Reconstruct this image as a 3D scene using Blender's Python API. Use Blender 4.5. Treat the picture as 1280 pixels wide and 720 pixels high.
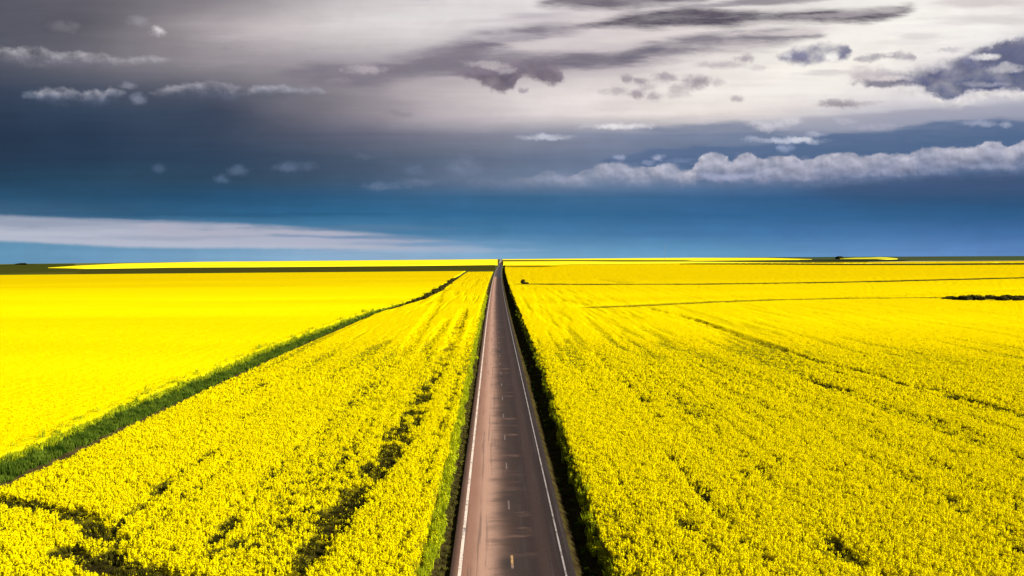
import bpy, bmesh, math, random
import numpy as np

R = math.radians
scene = bpy.context.scene
for _o in list(bpy.data.objects):
    bpy.data.objects.remove(_o)

# ------------------------------------------------------------------ camera
CAM_X, CAM_H = -1.08, 21.3
cam_d = bpy.data.cameras.new('camera')
cam_d.sensor_width = 36.0
cam_d.lens = 36.0 * 1005.0 / 1280.0
cam_d.clip_start = 0.5
cam_d.clip_end = 40000.0
cam = bpy.data.objects.new('camera', cam_d)
scene.collection.objects.link(cam)
cam.location = (CAM_X, 0.0, CAM_H)
ROLL = -0.45
YAW = -1.28                      # to the right of the road's direction
PITCH = 90.0 - 2.39
from mathutils import Matrix, Vector
_rot = Matrix.Rotation(R(YAW), 3, 'Z') @ Matrix.Rotation(R(PITCH), 3, 'X') @ Matrix.Rotation(R(ROLL), 3, 'Z')
cam.rotation_euler = _rot.to_euler()
scene.camera = cam

# ------------------------------------------------------------------ exposure
EXPOSURE = 1.12
scene.view_settings.view_transform = 'Standard'
scene.view_settings.look = 'None'
scene.view_settings.exposure = EXPOSURE
scene.view_settings.gamma = 1.0
scene.view_settings.use_curve_mapping = False

# ------------------------------------------------------------------ sun
SUN_ELEV, SUN_AZ = 26.0, 112.0    # azimuth clockwise from the road's direction (+Y)
sun_d = bpy.data.lights.new('sun', 'SUN')
sun_d.energy = 5.0
sun_d.angle = R(0.5)
sun_d.color = (1.0, 0.95, 0.87)
sun = bpy.data.objects.new('sun', sun_d)
scene.collection.objects.link(sun)
_sd = Vector((math.sin(R(SUN_AZ)) * math.cos(R(SUN_ELEV)), math.cos(R(SUN_AZ)) * math.cos(R(SUN_ELEV)), math.sin(R(SUN_ELEV))))
sun.rotation_euler = _sd.to_track_quat('Z', 'Y').to_euler()

# ------------------------------------------------------------------ node helpers
def srgb(c):
    out = []
    for v in c:
        v = v / 255.0
        out.append(v / 12.92 if v <= 0.04045 else ((v + 0.055) / 1.055) ** 2.4)
    return (out[0], out[1], out[2], 1.0)

class NT:
    def __init__(s, tree):
        s.t = tree; s.n = tree.nodes; s.l = tree.links
    def put(s, sock, v):
        if isinstance(v, bpy.types.NodeSocket):
            s.l.new(v, sock)
        else:
            if isinstance(v, tuple) and len(v) == 4 and sock.type == 'VECTOR': v = v[:3]
            sock.default_value = v
    def m(s, op, a, b=0.0, c=0.0, clamp=False):
        n = s.n.new('ShaderNodeMath'); n.operation = op; n.use_clamp = clamp
        s.put(n.inputs[0], a); s.put(n.inputs[1], b)
        if op in ('MULTIPLY_ADD', 'SMOOTH_MIN', 'SMOOTH_MAX', 'WRAP'):
            s.put(n.inputs[2], c)
        return n.outputs[0]
    def vm(s, op, a, b=None, scale=None):
        n = s.n.new('ShaderNodeVectorMath'); n.operation = op
        s.put(n.inputs[0], a)
        if b is not None: s.put(n.inputs[1], b)
        if scale is not None: s.put(n.inputs['Scale'], scale)
        return n.outputs['Value'] if op in ('LENGTH', 'DOT_PRODUCT') else n.outputs[0]
    def step(s, v, a, b, lo=0.0, hi=1.0, kind='SMOOTHSTEP'):
        n = s.n.new('ShaderNodeMapRange'); n.interpolation_type = kind; n.clamp = True
        s.put(n.inputs[0], v); s.put(n.inputs[1], a); s.put(n.inputs[2], b); s.put(n.inputs[3], lo); s.put(n.inputs[4], hi)
        return n.outputs[0]
    def mix(s, f, a, b):
        n = s.n.new('ShaderNodeMix'); n.data_type = 'RGBA'
        s.put(n.inputs[0], f); s.put(n.inputs[6], a); s.put(n.inputs[7], b)
        return n.outputs[2]
    def noise(s, vec, scale, detail=3.0, rough=0.5, out='Fac', dist=0.0):
        n = s.n.new('ShaderNodeTexNoise'); s.put(n.inputs['Vector'], vec)
        n.inputs['Scale'].default_value = scale; n.inputs['Detail'].default_value = detail
        n.inputs['Roughness'].default_value = rough; n.inputs['Distortion'].default_value = dist
        return n.outputs[0] if out == 'Fac' else n.outputs[1]
    def xyz(s, v):
        n = s.n.new('ShaderNodeSeparateXYZ'); s.put(n.inputs[0], v); return n.outputs
    def comb(s, x, y, z=0.0):
        n = s.n.new('ShaderNodeCombineXYZ'); s.put(n.inputs[0], x); s.put(n.inputs[1], y); s.put(n.inputs[2], z)
        return n.outputs[0]
    def ramp(s, f, stops, interp='LINEAR'):
        n = s.n.new('ShaderNodeValToRGB'); s.put(n.inputs[0], f)
        n.color_ramp.interpolation = interp
        el = n.color_ramp.elements
        while len(el) > 1: el.remove(el[0])
        el[0].position = stops[0][0]; el[0].color = stops[0][1]
        for p, c in stops[1:]:
            e = el.new(p); e.color = c
        return n.outputs[0]
    def curve(s, f, pts):
        n = s.n.new('ShaderNodeFloatCurve'); s.put(n.inputs[1], f)
        c = n.mapping.curves[0]
        n.mapping.use_clip = False
        c.points[0].location = pts[0]; c.points[1].location = pts[-1]
        for p in pts[1:-1]:
            c.points.new(*p)
        for p in c.points: p.handle_type = 'AUTO_CLAMPED'
        n.mapping.update()
        return n.outputs[0]

# ------------------------------------------------------------------ world: Nishita sky behind a procedural storm cloud deck
world = bpy.data.worlds.new('World')
scene.world = world
world.use_nodes = True
wt = world.node_tree
wt.nodes.clear()
W = NT(wt)
BG = 0.10
GAIN = 1.0 / BG / (2.0 ** EXPOSURE)

def build_sky():
    out = W.n.new('ShaderNodeOutputWorld'); bg = W.n.new('ShaderNodeBackground')
    bg.inputs[1].default_value = BG
    sky = W.n.new('ShaderNodeTexSky'); sky.sky_type = 'NISHITA'; sky.sun_disc = False
    sky.sun_elevation = R(SUN_ELEV); sky.sun_rotation = R(SUN_AZ)
    tc = W.n.new('ShaderNodeTexCoord')
    d = W.xyz(tc.outputs['Generated'])
    dy = W.m('MAXIMUM', d[1], 0.12)
    u = W.m('DIVIDE', d[0], dy); v = W.m('DIVIDE', d[2], dy)
    # U runs along the horizon, V downwards from the cloud deck to the horizon (1005 units per tangent unit)
    U = W.m('MULTIPLY_ADD', u, 1005.0, 617.5)
    V = W.m('MULTIPLY_ADD', v, -1005.0, 318.0)
    V = W.m('ADD', V, W.m('MULTIPLY', u, -0.00785 * 1005.0))
    P = W.comb(U, V)
    # warps
    ps = W.comb(W.m('MULTIPLY', U, 0.16), V)
    nS = W.noise(ps, 0.045, 4.0, 0.55, 'Col')
    wS = W.vm('MULTIPLY', W.vm('SUBTRACT', nS, (0.5, 0.5, 0.5)), (90.0, 16.0, 0.0))
    nP = W.noise(P, 0.085, 5.0, 0.6, 'Col')
    wP = W.vm('MULTIPLY', W.vm('SUBTRACT', nP, (0.5, 0.5, 0.5)), (16.0, 9.0, 0.0))
    nL = W.noise(ps, 0.012, 2.0, 0.5, 'Col')
    wL = W.vm('MULTIPLY', W.vm('SUBTRACT', nL, (0.5, 0.5, 0.5)), (120.0, 22.0, 0.0))
    PS = W.vm('ADD', P, wS); PP = W.vm('ADD', P, wP); PL = W.vm('ADD', W.vm('ADD', P, wL), W.vm('MULTIPLY', wS, (0.4, 0.4, 0)))
    PM = W.vm('ADD', PP, W.vm('MULTIPLY', wS, (0.35, 0.35, 0)))
    # ragged edge noise and relief lit from the right and above
    nF = W.noise(W.comb(W.m('MULTIPLY', U, .7), V), 0.07, 6.0, .68)
    nFs = W.m('SUBTRACT', nF, .5)
    nH = W.noise(W.comb(W.m('MULTIPLY', U, .18), V), 0.09, 5.0, .65)
    nHs = W.m('SUBTRACT', nH, .5)
    nR1 = W.noise(W.comb(W.m('MULTIPLY', U, .8), V), 0.05, 4.0, .5)
    nR2 = W.noise(W.comb(W.m('MULTIPLY_ADD', U, .8, 2.0), W.m('ADD', V, -4.5)), 0.05, 4.0, .5)
    relief = W.m('SUBTRACT', nR1, nR2)
    nRs = W.m('SUBTRACT', nR1, .5)
    warp = {'s': PS, 'p': PP, 'm': PM, 'n': P}
    comps = {k: W.xyz(x) for k, x in warp.items()}
    # base deck, rows of elevation
    xs = [-400, 0, 160, 320, 480, 640, 800, 960, 1120, 1280, 1700]
    rows = [
        (-150, [(60, 62, 72), (72, 72, 84), (88, 86, 95), (118, 114, 122), (150, 146, 152), (175, 170, 174), (185, 178, 180), (190, 184, 184), (190, 186, 184), (180, 175, 175), (120, 122, 132)]),
        (0,   [(70, 72, 84), (88, 88, 100), (112, 108, 116), (150, 145, 150), (205, 198, 200), (226, 220, 221), (222, 214, 214), (226, 220, 218), (240, 236, 231), (226, 218, 216), (150, 150, 160)]),
        (40,  [(70, 74, 86), (85, 86, 98), (114, 110, 117), (190, 181, 183), (224, 218, 217), (214, 206, 208), (218, 208, 208), (236, 229, 225), (247, 243, 236), (232, 228, 226), (150, 150, 165)]),
        (80,  [(62, 70, 86), (80, 84, 98), (120, 116, 124), (152, 145, 151), (165, 157, 163), (176, 166, 172), (214, 205, 205), (243, 237, 230), (243, 237, 231), (190, 186, 196), (110, 112, 135)]),
        (120, [(45, 58, 78), (54, 66, 86), (72, 80, 98), (98, 98, 110), (165, 157, 162), (222, 213, 212), (232, 223, 219), (241, 234, 228), (228, 222, 222), (196, 194, 204), (120, 125, 145)]),
        (145, [(35, 48, 68), (42, 56, 78), (56, 70, 92), (82, 86, 102), (158, 150, 158), (214, 204, 206), (225, 215, 212), (226, 217, 214), (178, 178, 192), (140, 145, 168), (100, 112, 138)]),
        (170, [(30, 46, 66), (36, 52, 74), (46, 62, 86), (68, 78, 98), (104, 106, 124), (136, 138, 154), (126, 135, 158), (120, 132, 158), (112, 126, 154), (96, 114, 146), (80, 98, 130)]),
        (200, [(30, 48, 68), (34, 54, 78), (40, 62, 86), (54, 72, 96), (78, 92, 114), (100, 112, 136), (106, 120, 148), (92, 112, 145), (86, 108, 142), (84, 106, 140), (70, 92, 125)]),
        (225, [(28, 52, 76), (32, 62, 88), (40, 70, 96), (50, 74, 98), (74, 94, 120), (104, 120, 146), (106, 126, 156), (88, 112, 146), (76, 98, 132), (68, 88, 122), (60, 82, 115)]),
        (247, [(34, 70, 98), (38, 80, 112), (36, 76, 108), (38, 82, 118), (50, 94, 132), (58, 100, 138), (60, 102, 142), (52, 94, 138), (46, 86, 126), (44, 80, 118), (44, 76, 110)]),
        (268, [(56, 100, 130), (62, 100, 132), (50, 92, 126), (44, 98, 138), (48, 104, 146), (50, 106, 150), (52, 104, 148), (52, 102, 150), (48, 94, 140), (44, 88, 134), (44, 86, 126)]),
        (292, [(90, 138, 168), (92, 140, 172), (86, 134, 168), (84, 134, 168), (76, 126, 164), (72, 124, 166), (70, 120, 166), (68, 118, 168), (68, 114, 166), (66, 110, 164), (62, 104, 150)]),
        (318, [(92, 146, 180), (98, 148, 182), (112, 156, 190), (130, 168, 200), (140, 172, 202), (122, 166, 200), (106, 158, 196), (100, 150, 192), (98, 142, 196), (94, 136, 192), (88, 126, 172)]),
    ]
    lu, lv, _ = W.xyz(PL)
    fu = W.m('MULTIPLY_ADD', lu, 1 / 2100.0, 400 / 2100.0)
    col = None
    # weaker warp near the horizon so that the low layers stay level
    vmixw = W.step(V, 150.0, 250.0)
    nx = W.n.new('ShaderNodeMix'); nx.data_type = 'FLOAT'
    W.put(nx.inputs[0], vmixw); W.put(nx.inputs[2], lv)
    W.put(nx.inputs[3], W.m('MULTIPLY_ADD', W.m('SUBTRACT', comps['s'][1], V), 0.35, V))
    vv = nx.outputs[0]
    prev = None
    for y, cols in rows:
        stops = [((x + 400) / 2100.0, srgb(c)) for x, c in zip(xs, cols)]
        fi = fu if col is None else W.m('MULTIPLY_ADD', W.xyz(col)[0], 1e-7, fu)
        rc = W.ramp(fi, stops, 'CARDINAL')
        if col is None:
            col = rc
        else:
            col = W.mix(W.step(vv, float(prev), float(y), kind='LINEAR'), col, rc)
        prev = y
    # each layer is evaluated after the one under it (keeps the shader's working set small)
    def chain(vec):
        n = W.n.new('ShaderNodeVectorMath'); n.operation = 'MULTIPLY_ADD'
        W.put(n.inputs[0], col); n.inputs[1].default_value = (1e-6, 1e-6, 1e-6); W.put(n.inputs[2], vec)
        return n.outputs[0]
    # faint streaking of the whole deck
    st = W.noise(W.comb(W.m('MULTIPLY', U, 0.07), V), 0.11, 3.0, 0.55)
    st2 = W.noise(PL, 0.02, 4.0, 0.6)
    f = W.m('MULTIPLY_ADD', st, 0.22, 0.89); f = W.m('MULTIPLY', f, W.m('MULTIPLY_ADD', st2, 0.24, 0.88))
    col = W.vm('SCALE', col, scale=f)

    def band(top, bot, c, w='m', st=3.0, sb=4.0, a=1.0, c2=None, h2=10.0, tr=1.0, rel=None, fade=None, wisp=None):
        nonlocal col
        x0 = min(top[0][0], bot[0][0]); x1 = max(top[-1][0], bot[-1][0])
        cu, cv, cz = W.xyz(chain(warp[w]))
        t = W.m('MULTIPLY_ADD', cu, 1.0 / (x1 - x0), -x0 / (x1 - x0), clamp=True)
        T = W.curve(t, [((x - x0) / (x1 - x0), y / 350.0) for x, y in top])
        B = W.curve(t, [((x - x0) / (x1 - x0), y / 350.0) for x, y in bot])
        T = W.m('MULTIPLY', T, 350.0); B = W.m('MULTIPLY', B, 350.0)
        rk = {'s': 11.0, 'p': 13.0, 'm': 17.0, 'n': 3.0}[w]; rn = nHs if w == 's' else nFs
        dt = W.m('MULTIPLY_ADD', rn, rk * tr, W.m('SUBTRACT', cv, T)); db = W.m('MULTIPLY_ADD', rn, rk, W.m('SUBTRACT', B, cv))
        mk = W.m('MULTIPLY', W.step(dt, -st, st), W.step(db, -sb, sb))
        if w in 'sp':       # closed ends
            mk = W.m('MULTIPLY', mk, W.step(W.m('ABSOLUTE', W.m('SUBTRACT', cu, (x0 + x1) / 2)), (x1 - x0) * .5, (x1 - x0) * .5 - (22 if w == 's' else 9)))
        if fade is not None:
            mk = W.m('MULTIPLY', mk, W.step(W.m('ADD', cu, cz), fade[0], fade[1]))
        if wisp is None: wisp = {'p': .6, 'm': .5, 's': .3, 'n': 0}[w]
        if wisp:
            # thinner and thicker parts of the cloud
            q = W.m('MULTIPLY_ADD', W.m('ADD', nHs if w == 's' else nRs, cz), 3.2 * wisp, 1.0 - wisp * .35, clamp=True)
            mk = W.m('MULTIPLY', mk, q)
        if a != 1.0: mk = W.m('MULTIPLY', mk, a)
        cc = srgb(c)
        if c2 is not None:
            cc = W.mix(W.step(dt, 0.0, h2), srgb(c), srgb(c2))
        if rel is None: rel = .0 if w in 'sn' else .7
        if rel:
            cc = W.vm('SCALE', cc, scale=W.m('MULTIPLY_ADD', relief, rel * 1.6, W.m('ADD', cz, 1.0)))
        col = W.mix(mk, col, cc)

    def blob(x, y, rx, ry, c, a=1.0, w='m', slope=0.0, s=0.45):
        nonlocal col
        n = W.n.new('ShaderNodeMapping'); n.vector_type = 'TEXTURE'
        cv_ = chain(warp[w]); W.put(n.inputs['Vector'], cv_)
        n.inputs['Location'].default_value = (x, y, 0); n.inputs['Rotation'].default_value = (0, 0, slope)
        n.inputs['Scale'].default_value = (rx, ry, 1)
        r = W.vm('LENGTH', n.outputs[0])
        r = W.m('MULTIPLY_ADD', nHs if w == 's' else nFs, 2.4 if w == 's' else 2.2, r)
        mk = W.step(r, 1.25 + s, .85 - s, 0.0, a)
        cc = srgb(c)
        if w != 's': cc = W.vm('SCALE', cc, scale=W.m('MULTIPLY_ADD', relief, .9, W.m('ADD', W.xyz(cv_)[2], 1.0)))
        col = W.mix(mk, col, cc)

    # soft large streaks, upper centre and right
    band([(400, 104), (430, 96), (480, 82), (560, 58), (620, 44), (700, 32), (760, 38)], [(400, 96), (450, 106), (520, 100), (580, 88), (630, 64), (700, 48), (760, 34)], (146, 138, 148), 's', 9, 9, .85)
    band([(480, 92), (540, 72), (600, 56), (680, 40), (700, 48)], [(480, 88), (550, 86), (610, 70), (680, 50), (700, 40)], (118, 110, 124), 's', 7, 7, .75)
    band([(520, 90), (580, 76), (640, 69), (720, 68), (780, 63), (830, 54), (880, 45), (1000, 38), (1040, 44)], [(520, 88), (580, 96), (640, 93), (720, 88), (780, 84), (830, 76), (880, 67), (1000, 54), (1040, 38)], (134, 127, 138), 's', 7, 9, .95)
    band([(640, 80), (700, 74), (760, 70), (820, 60), (840, 66)], [(640, 78), (700, 85), (760, 82), (820, 68), (840, 58)], (112, 107, 122), 's', 7, 7, .85)
    band([(655, 12), (680, 4), (740, -2), (850, -8), (890, 0)], [(655, 4), (690, 11), (760, 14), (820, 10), (870, 4), (890, -6)], (106, 99, 111), 's', 6, 6, .95)
    band([(700, 40), (740, 31), (780, 23), (830, 16), (860, 13), (910, 15), (970, 17), (1030, 14), (1090, 14), (1150, 8), (1170, 14)], [(700, 32), (750, 36), (800, 38), (860, 36), (920, 34), (970, 29), (1020, 31), (1080, 29), (1120, 23), (1150, 14), (1170, 6)], (90, 84, 97), 's', 6, 6, 1.0)
    for x, y, rx, ry, c, a in [(700, 56, 60, 5, (218, 208, 208), .6), (640, 52, 50, 4, (196, 188, 194), .5), (760, 92, 70, 4, (196, 186, 190), .5), (930, 58, 60, 5, (214, 204, 204), .35), (800, 52, 40, 3, (224, 214, 212), .5), (980, 42, 60, 4, (226, 216, 214), .6), (1100, 40, 60, 5, (246, 240, 236), .6), (1010, 110, 90, 6, (246, 240, 234), .6), (560, 20, 90, 6, (226, 222, 222), .5), (420, 44, 120, 6, (206, 198, 200), .4), (380, 78, 100, 5, (166, 158, 166), .4), (870, 138, 120, 5, (240, 230, 226), .5), (1140, 52, 60, 4, (222, 216, 214), .5), (1200, 30, 60, 4, (236, 230, 228), .5), (690, 22, 40, 3, (196, 188, 192), .6), (660, 27, 50, 3, (205, 196, 200), .6), (1150, 140, 100, 4, (168, 164, 178), .5)]:
        blob(x, y, rx, ry, c, a, 's', -.06)
    blob(960, 3, 60, 4, (128, 120, 130), .8, 's', -.05)
    blob(890, 8, 70, 3, (150, 142, 150), .7, 's', -.12)
    blob(1050, 20, 70, 4, (190, 180, 184), .5, 's', -.1)
    blob(500, 0, 45, 4, (150, 165, 198), .9, 's')
    blob(180, -1, 80, 4, (84, 82, 92), .8, 's')
    blob(660, 22, 30, 3, (185, 178, 184), .5, 's')
    blob(1240, 25, 60, 5, (205, 198, 198), .5, 's')
    blob(1230, 2, 40, 6, (200, 190, 192), .6, 's')
    # grey mass left of the bright gap
    band([(330, 100), (380, 88), (450, 84), (560, 80), (640, 86)], [(330, 92), (390, 106), (450, 112), (540, 96), (580, 92), (640, 78)], (126, 120, 132), 's', 8, 9, .95)
    blob(462, 90, 20, 5, (182, 172, 178), .75, 'p')
    blob(430, 104, 14, 4, (150, 142, 152), .6, 'p')
    blob(494, 144, 18, 3.4, (146, 139, 147), .75, 'm')
    # dark ragged cloud in the middle
    band([(560, 100), (575, 91), (600, 84), (640, 79), (665, 76), (688, 79), (700, 88), (712, 104)], [(560, 92), (590, 100), (608, 108), (625, 116), (642, 112), (656, 98), (675, 103), (695, 108), (712, 100)], (136, 125, 138), 'p', 5, 4, .95, (104, 94, 110), 18, wisp=.35)
    blob(612, 84, 24, 4, (200, 190, 194), .7, 'p', .1)
    blob(636, 90, 9, 4, (180, 172, 178), .6, 'p')
    for x, y, rx, ry, a in [(785, 100, 6, 4, .7), (801, 103, 10, 4, .7), (775, 115, 11, 5, .5), (798, 118, 8, 5, .75), (818, 122, 8, 5, .6), (810, 110, 10, 4, .4), (832, 98, 11, 5, .7), (873, 103, 15, 7, .8), (850, 112, 10, 5, .45), (898, 104, 7, 5, .35), (932, 74, 10, 4, .7), (903, 82, 24, 4, .5), (923, 124, 7, 4, .6), (656, 115, 5, 3, .7), (755, 115, 6, 3, .3), (845, 120, 14, 4, .35), (950, 86, 10, 3, .3)]:
        blob(x, y, rx, ry, (150, 138, 150), a, 'p', s=.55)
    # ragged blue-grey clouds right
    band([(962, 76), (975, 70), (1000, 62), (1030, 57), (1060, 58), (1072, 70)], [(962, 70), (980, 76), (1005, 80), (1030, 76), (1055, 74), (1072, 62)], (118, 118, 146), 'p', 6, 5, .95)
    blob(1042, 71, 9, 5, (240, 236, 232), .95, 'p')
    blob(987, 70, 5, 4, (225, 222, 224), .6, 'p')
    band([(1060, 78), (1085, 68), (1110, 67), (1140, 66), (1155, 76)], [(1060, 72), (1085, 77), (1110, 73), (1140, 75), (1155, 68)], (140, 134, 148), 'p', 3, 3, .8)
    blob(1155, 45, 30, 4, (215, 208, 208), .6, 's')
    blob(1040, 92, 30, 3, (205, 198, 198), .6, 's')
    blob(1092, 95, 26, 10, (185, 175, 182), .7, 'm')
    band([(1215, 68), (1232, 62), (1260, 52), (1300, 40), (1400, 30), (1600, 40)], [(1215, 62), (1235, 82), (1260, 90), (1300, 92), (1400, 90), (1600, 50)], (102, 104, 132), 'm', 5, 5, .95)
    band([(1080, 108), (1110, 96), (1140, 90), (1180, 82), (1210, 72), (1240, 58), (1280, 50), (1400, 40), (1600, 70)], [(1080, 98), (1120, 104), (1150, 108), (1175, 119), (1192, 124), (1212, 115), (1240, 112), (1280, 112), (1400, 108), (1600, 60)], (104, 106, 135), 'm', 9, 4, 1.0, (86, 94, 126), 40, wisp=.35)
    blob(1105, 105, 30, 4.5, (115, 112, 132), .85, 'm')
    blob(1115, 98, 24, 3, (225, 215, 215), .8, 'm')
    blob(1236, 71, 14, 4, (235, 232, 232), .9, 'p')
    blob(1262, 84, 20, 5, (205, 202, 208), .7, 'm')
    blob(1232, 105, 24, 3, (160, 160, 176), .7, 'm')
    blob(1190, 62, 14, 2.4, (180, 176, 184), .6, 'm')
    blob(1205, 80, 12, 6, (118, 120, 146), .7, 'p')
    band([(1110, 112), (1140, 110), (1160, 115), (1190, 126), (1215, 116), (1250, 113), (1300, 112), (1400, 115)], [(1110, 106), (1140, 120), (1165, 124), (1190, 134), (1220, 126), (1260, 122), (1300, 122), (1400, 110)], (226, 221, 220), 'p', 1.5, 6, .9)
    blob(1052, 130, 22, 4.5, (150, 142, 152), .85, 'p')
    blob(1082, 128, 18, 2.5, (190, 182, 188), .6, 'p')
    # lower grey-blue shelf right
    band([(930, 165), (1000, 150), (1090, 143), (1180, 134), (1300, 130), (1400, 150)], [(930, 150), (1000, 168), (1090, 166), (1150, 155), (1200, 150), (1300, 148), (1400, 130)], (158, 160, 178), 's', 6, 4, .7)
    band([(740, 205), (790, 189), (860, 184), (960, 180), (1030, 169), (1100, 163), (1150, 155), (1200, 151), (1300, 150), (1500, 170)], [(740, 195), (800, 222), (960, 222), (1280, 215), (1500, 150)], (86, 108, 144), 's', 3, 8, .85, (76, 102, 140), 25)
    band([(780, 162), (840, 156), (900, 153), (960, 152), (985, 160)], [(780, 156), (840, 167), (900, 166), (960, 160), (985, 152)], (112, 124, 152), 's', 4, 5, .7)
    for x, y, rx, ry, c, a in [(776, 158.5, 32, 3.2, (226, 222, 226), .9), (684, 172.5, 24, 3, (196, 198, 212), .85), (966, 157, 18, 5, (206, 204, 214), .8), (992, 151, 9, 3.5, (214, 210, 216), .7), (950, 154, 12, 3.5, (208, 206, 214), .7), (988, 175.5, 32, 3.2, (190, 196, 216), .85), (1004, 174, 10, 3, (220, 222, 232), .7), (983, 185, 9, 4, (150, 162, 192), .7), (943, 173, 10, 2.5, (165, 172, 196), .6), (1020, 168, 12, 2.5, (170, 174, 194), .7), (1058, 151, 10, 3, (190, 190, 204), .7), (1095, 158, 26, 4, (170, 172, 190), .6), (1230, 153, 18, 3, (160, 166, 190), .7), (1262, 154, 6, 3, (175, 180, 200), .6), (776, 197, 6, 3, (160, 168, 196), .7), (824, 197.5, 6, 3.5, (164, 170, 196), .7), (811, 203, 5, 3, (140, 150, 182), .6), (850, 201, 12, 3, (120, 135, 170), .5)]:
        blob(x, y, rx, ry, c, a, 'p', s=.6)
    # bank of cumulus along the right
    band([(560, 238), (620, 226), (660, 222), (690, 214), (705, 222), (730, 214), (760, 204), (776, 203), (790, 210), (820, 208), (838, 205), (855, 214), (868, 210), (876, 197), (893, 191), (908, 194), (915, 202), (925, 194), (937, 191), (952, 198), (975, 195), (990, 194), (1008, 199), (1035, 193), (1062, 190), (1085, 195), (1108, 190), (1130, 192), (1148, 188), (1162, 182), (1176, 183), (1200, 184), (1228, 181), (1242, 176), (1256, 177), (1268, 183), (1284, 175), (1330, 178), (1400, 185), (1600, 225)],
         [(560, 226), (640, 236), (760, 230), (900, 228), (1000, 229), (1080, 226), (1150, 220), (1280, 214), (1400, 215), (1600, 205)], (190, 188, 201), 'p', 1.8, 11, .95, (112, 124, 156), 32, tr=.38, rel=.8, fade=(600, 860))
    band([(860, 222), (900, 214), (960, 212), (1040, 206), (1130, 203), (1230, 196), (1300, 196), (1400, 215)], [(860, 218), (900, 226), (960, 227), (1040, 222), (1130, 217), (1230, 210), (1300, 210), (1400, 200)], (150, 154, 178), 'p', 4, 4, .45)
    bil = W.noise(P, 0.05, 4.0, .65)
    for x, y, rx, ry, c, a in [(892, 205, 14, 9, (180, 180, 196), .5), (935, 204, 14, 8, (178, 178, 196), .5), (905, 221, 26, 3.5, (166, 172, 200), .6), (945, 220, 16, 3.5, (170, 174, 200), .55), (995, 210, 26, 10, (166, 166, 186), .5), (1070, 203, 24, 8, (170, 170, 188), .5), (1110, 206, 20, 7, (156, 160, 184), .5), (1180, 196, 22, 9, (160, 162, 184), .5), (1245, 190, 16, 9, (160, 162, 184), .5), (1240, 207, 26, 3, (150, 158, 184), .6), (775, 212, 20, 7, (166, 170, 192), .5), (835, 213, 16, 6, (166, 170, 192), .5), (700, 222, 20, 5, (136, 146, 172), .5)]:
        blob(x, y, rx, ry, c, a, 'p', s=.6)
    band([(980, 236), (1080, 226), (1160, 222), (1300, 216), (1500, 230)], [(980, 230), (1080, 250), (1160, 250), (1300, 246), (1500, 220)], (58, 82, 120), 's', 5, 12, .6)
    # pale level band on the left
    band([(-500, 262), (-200, 264), (0, 270), (90, 274), (200, 278), (320, 281.5), (420, 288), (520, 297), (600, 307), (640, 322), (680, 334)], [(-500, 296), (-200, 300), (0, 301), (90, 305), (180, 309), (320, 310), (420, 311), (520, 314), (600, 316), (640, 306), (680, 300)], (168, 174, 192), 'n', 4, 3, .92, (186, 190, 206), 34, fade=(690, 430))
    band([(-500, 268), (0, 271), (80, 276), (160, 284), (200, 292)], [(-500, 284), (0, 284), (60, 284), (120, 281), (200, 284)], (138, 150, 172), 's', 3, 4, .6)
    band([(150, 284), (220, 281), (330, 283), (440, 291), (520, 300)], [(150, 280), (220, 300), (330, 303), (440, 302), (520, 298)], (180, 178, 196), 's', 3, 5, .55)
    band([(300, 298), (400, 294), (500, 300), (560, 304)], [(300, 292), (400, 300), (500, 306), (560, 300)], (142, 158, 188), 's', 3, 4, .6)
    for x, y, rx, ry, c, a in [(60, 291, 130, 3, (186, 190, 206), .6), (250, 296, 120, 3, (156, 164, 186), .6), (380, 301, 110, 3, (172, 178, 200), .6), (470, 296, 90, 3, (96, 134, 172), .7), (560, 305, 90, 3, (110, 150, 188), .7), (420, 285, 120, 2.5, (90, 124, 158), .5), (100, 278, 120, 3, (150, 158, 180), .5), (520, 313, 120, 2.5, (160, 178, 206), .5), (250, 268, 200, 3, (40, 86, 122), .5)]:
        blob(x, y, rx, ry, c, a, 's')
    # pale puffs on the dark deck, left
    band([(-10, 76), (3, 69), (18, 66), (32, 68), (48, 66), (62, 66), (80, 70), (110, 71), (145, 72), (165, 78), (205, 76), (240, 84)], [(-10, 68), (8, 76), (24, 81), (50, 86), (100, 87), (150, 87), (180, 84), (210, 82), (240, 76)], (172, 168, 174), 'p', 3, 6, .9, (116, 114, 127), 15, wisp=.9)
    band([(38, 124), (55, 119), (75, 115), (100, 116), (116, 120), (130, 117), (140, 119), (150, 114), (162, 116), (172, 123)], [(38, 120), (60, 127), (90, 133), (118, 131), (135, 133), (150, 128), (162, 124), (172, 116)], (160, 160, 172), 'p', 3, 6, .9, (88, 98, 122), 14, wisp=.9)
    blob(172, 111, 9, 3, (136, 138, 152), .8, 'p'); blob(183, 127, 8, 6, (120, 126, 146), .8, 'p'); blob(52, 123, 8, 4, (90, 102, 124), .7, 'p')
    band([(190, 124), (210, 116), (228, 110), (255, 107), (272, 105), (292, 109), (315, 111), (340, 110), (372, 112), (400, 113), (425, 120)], [(190, 116), (215, 122), (250, 123), (300, 125), (345, 123), (400, 120), (425, 112)], (158, 156, 168), 'p', 3, 7, .85, (90, 96, 114), 14, wisp=.8)
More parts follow.
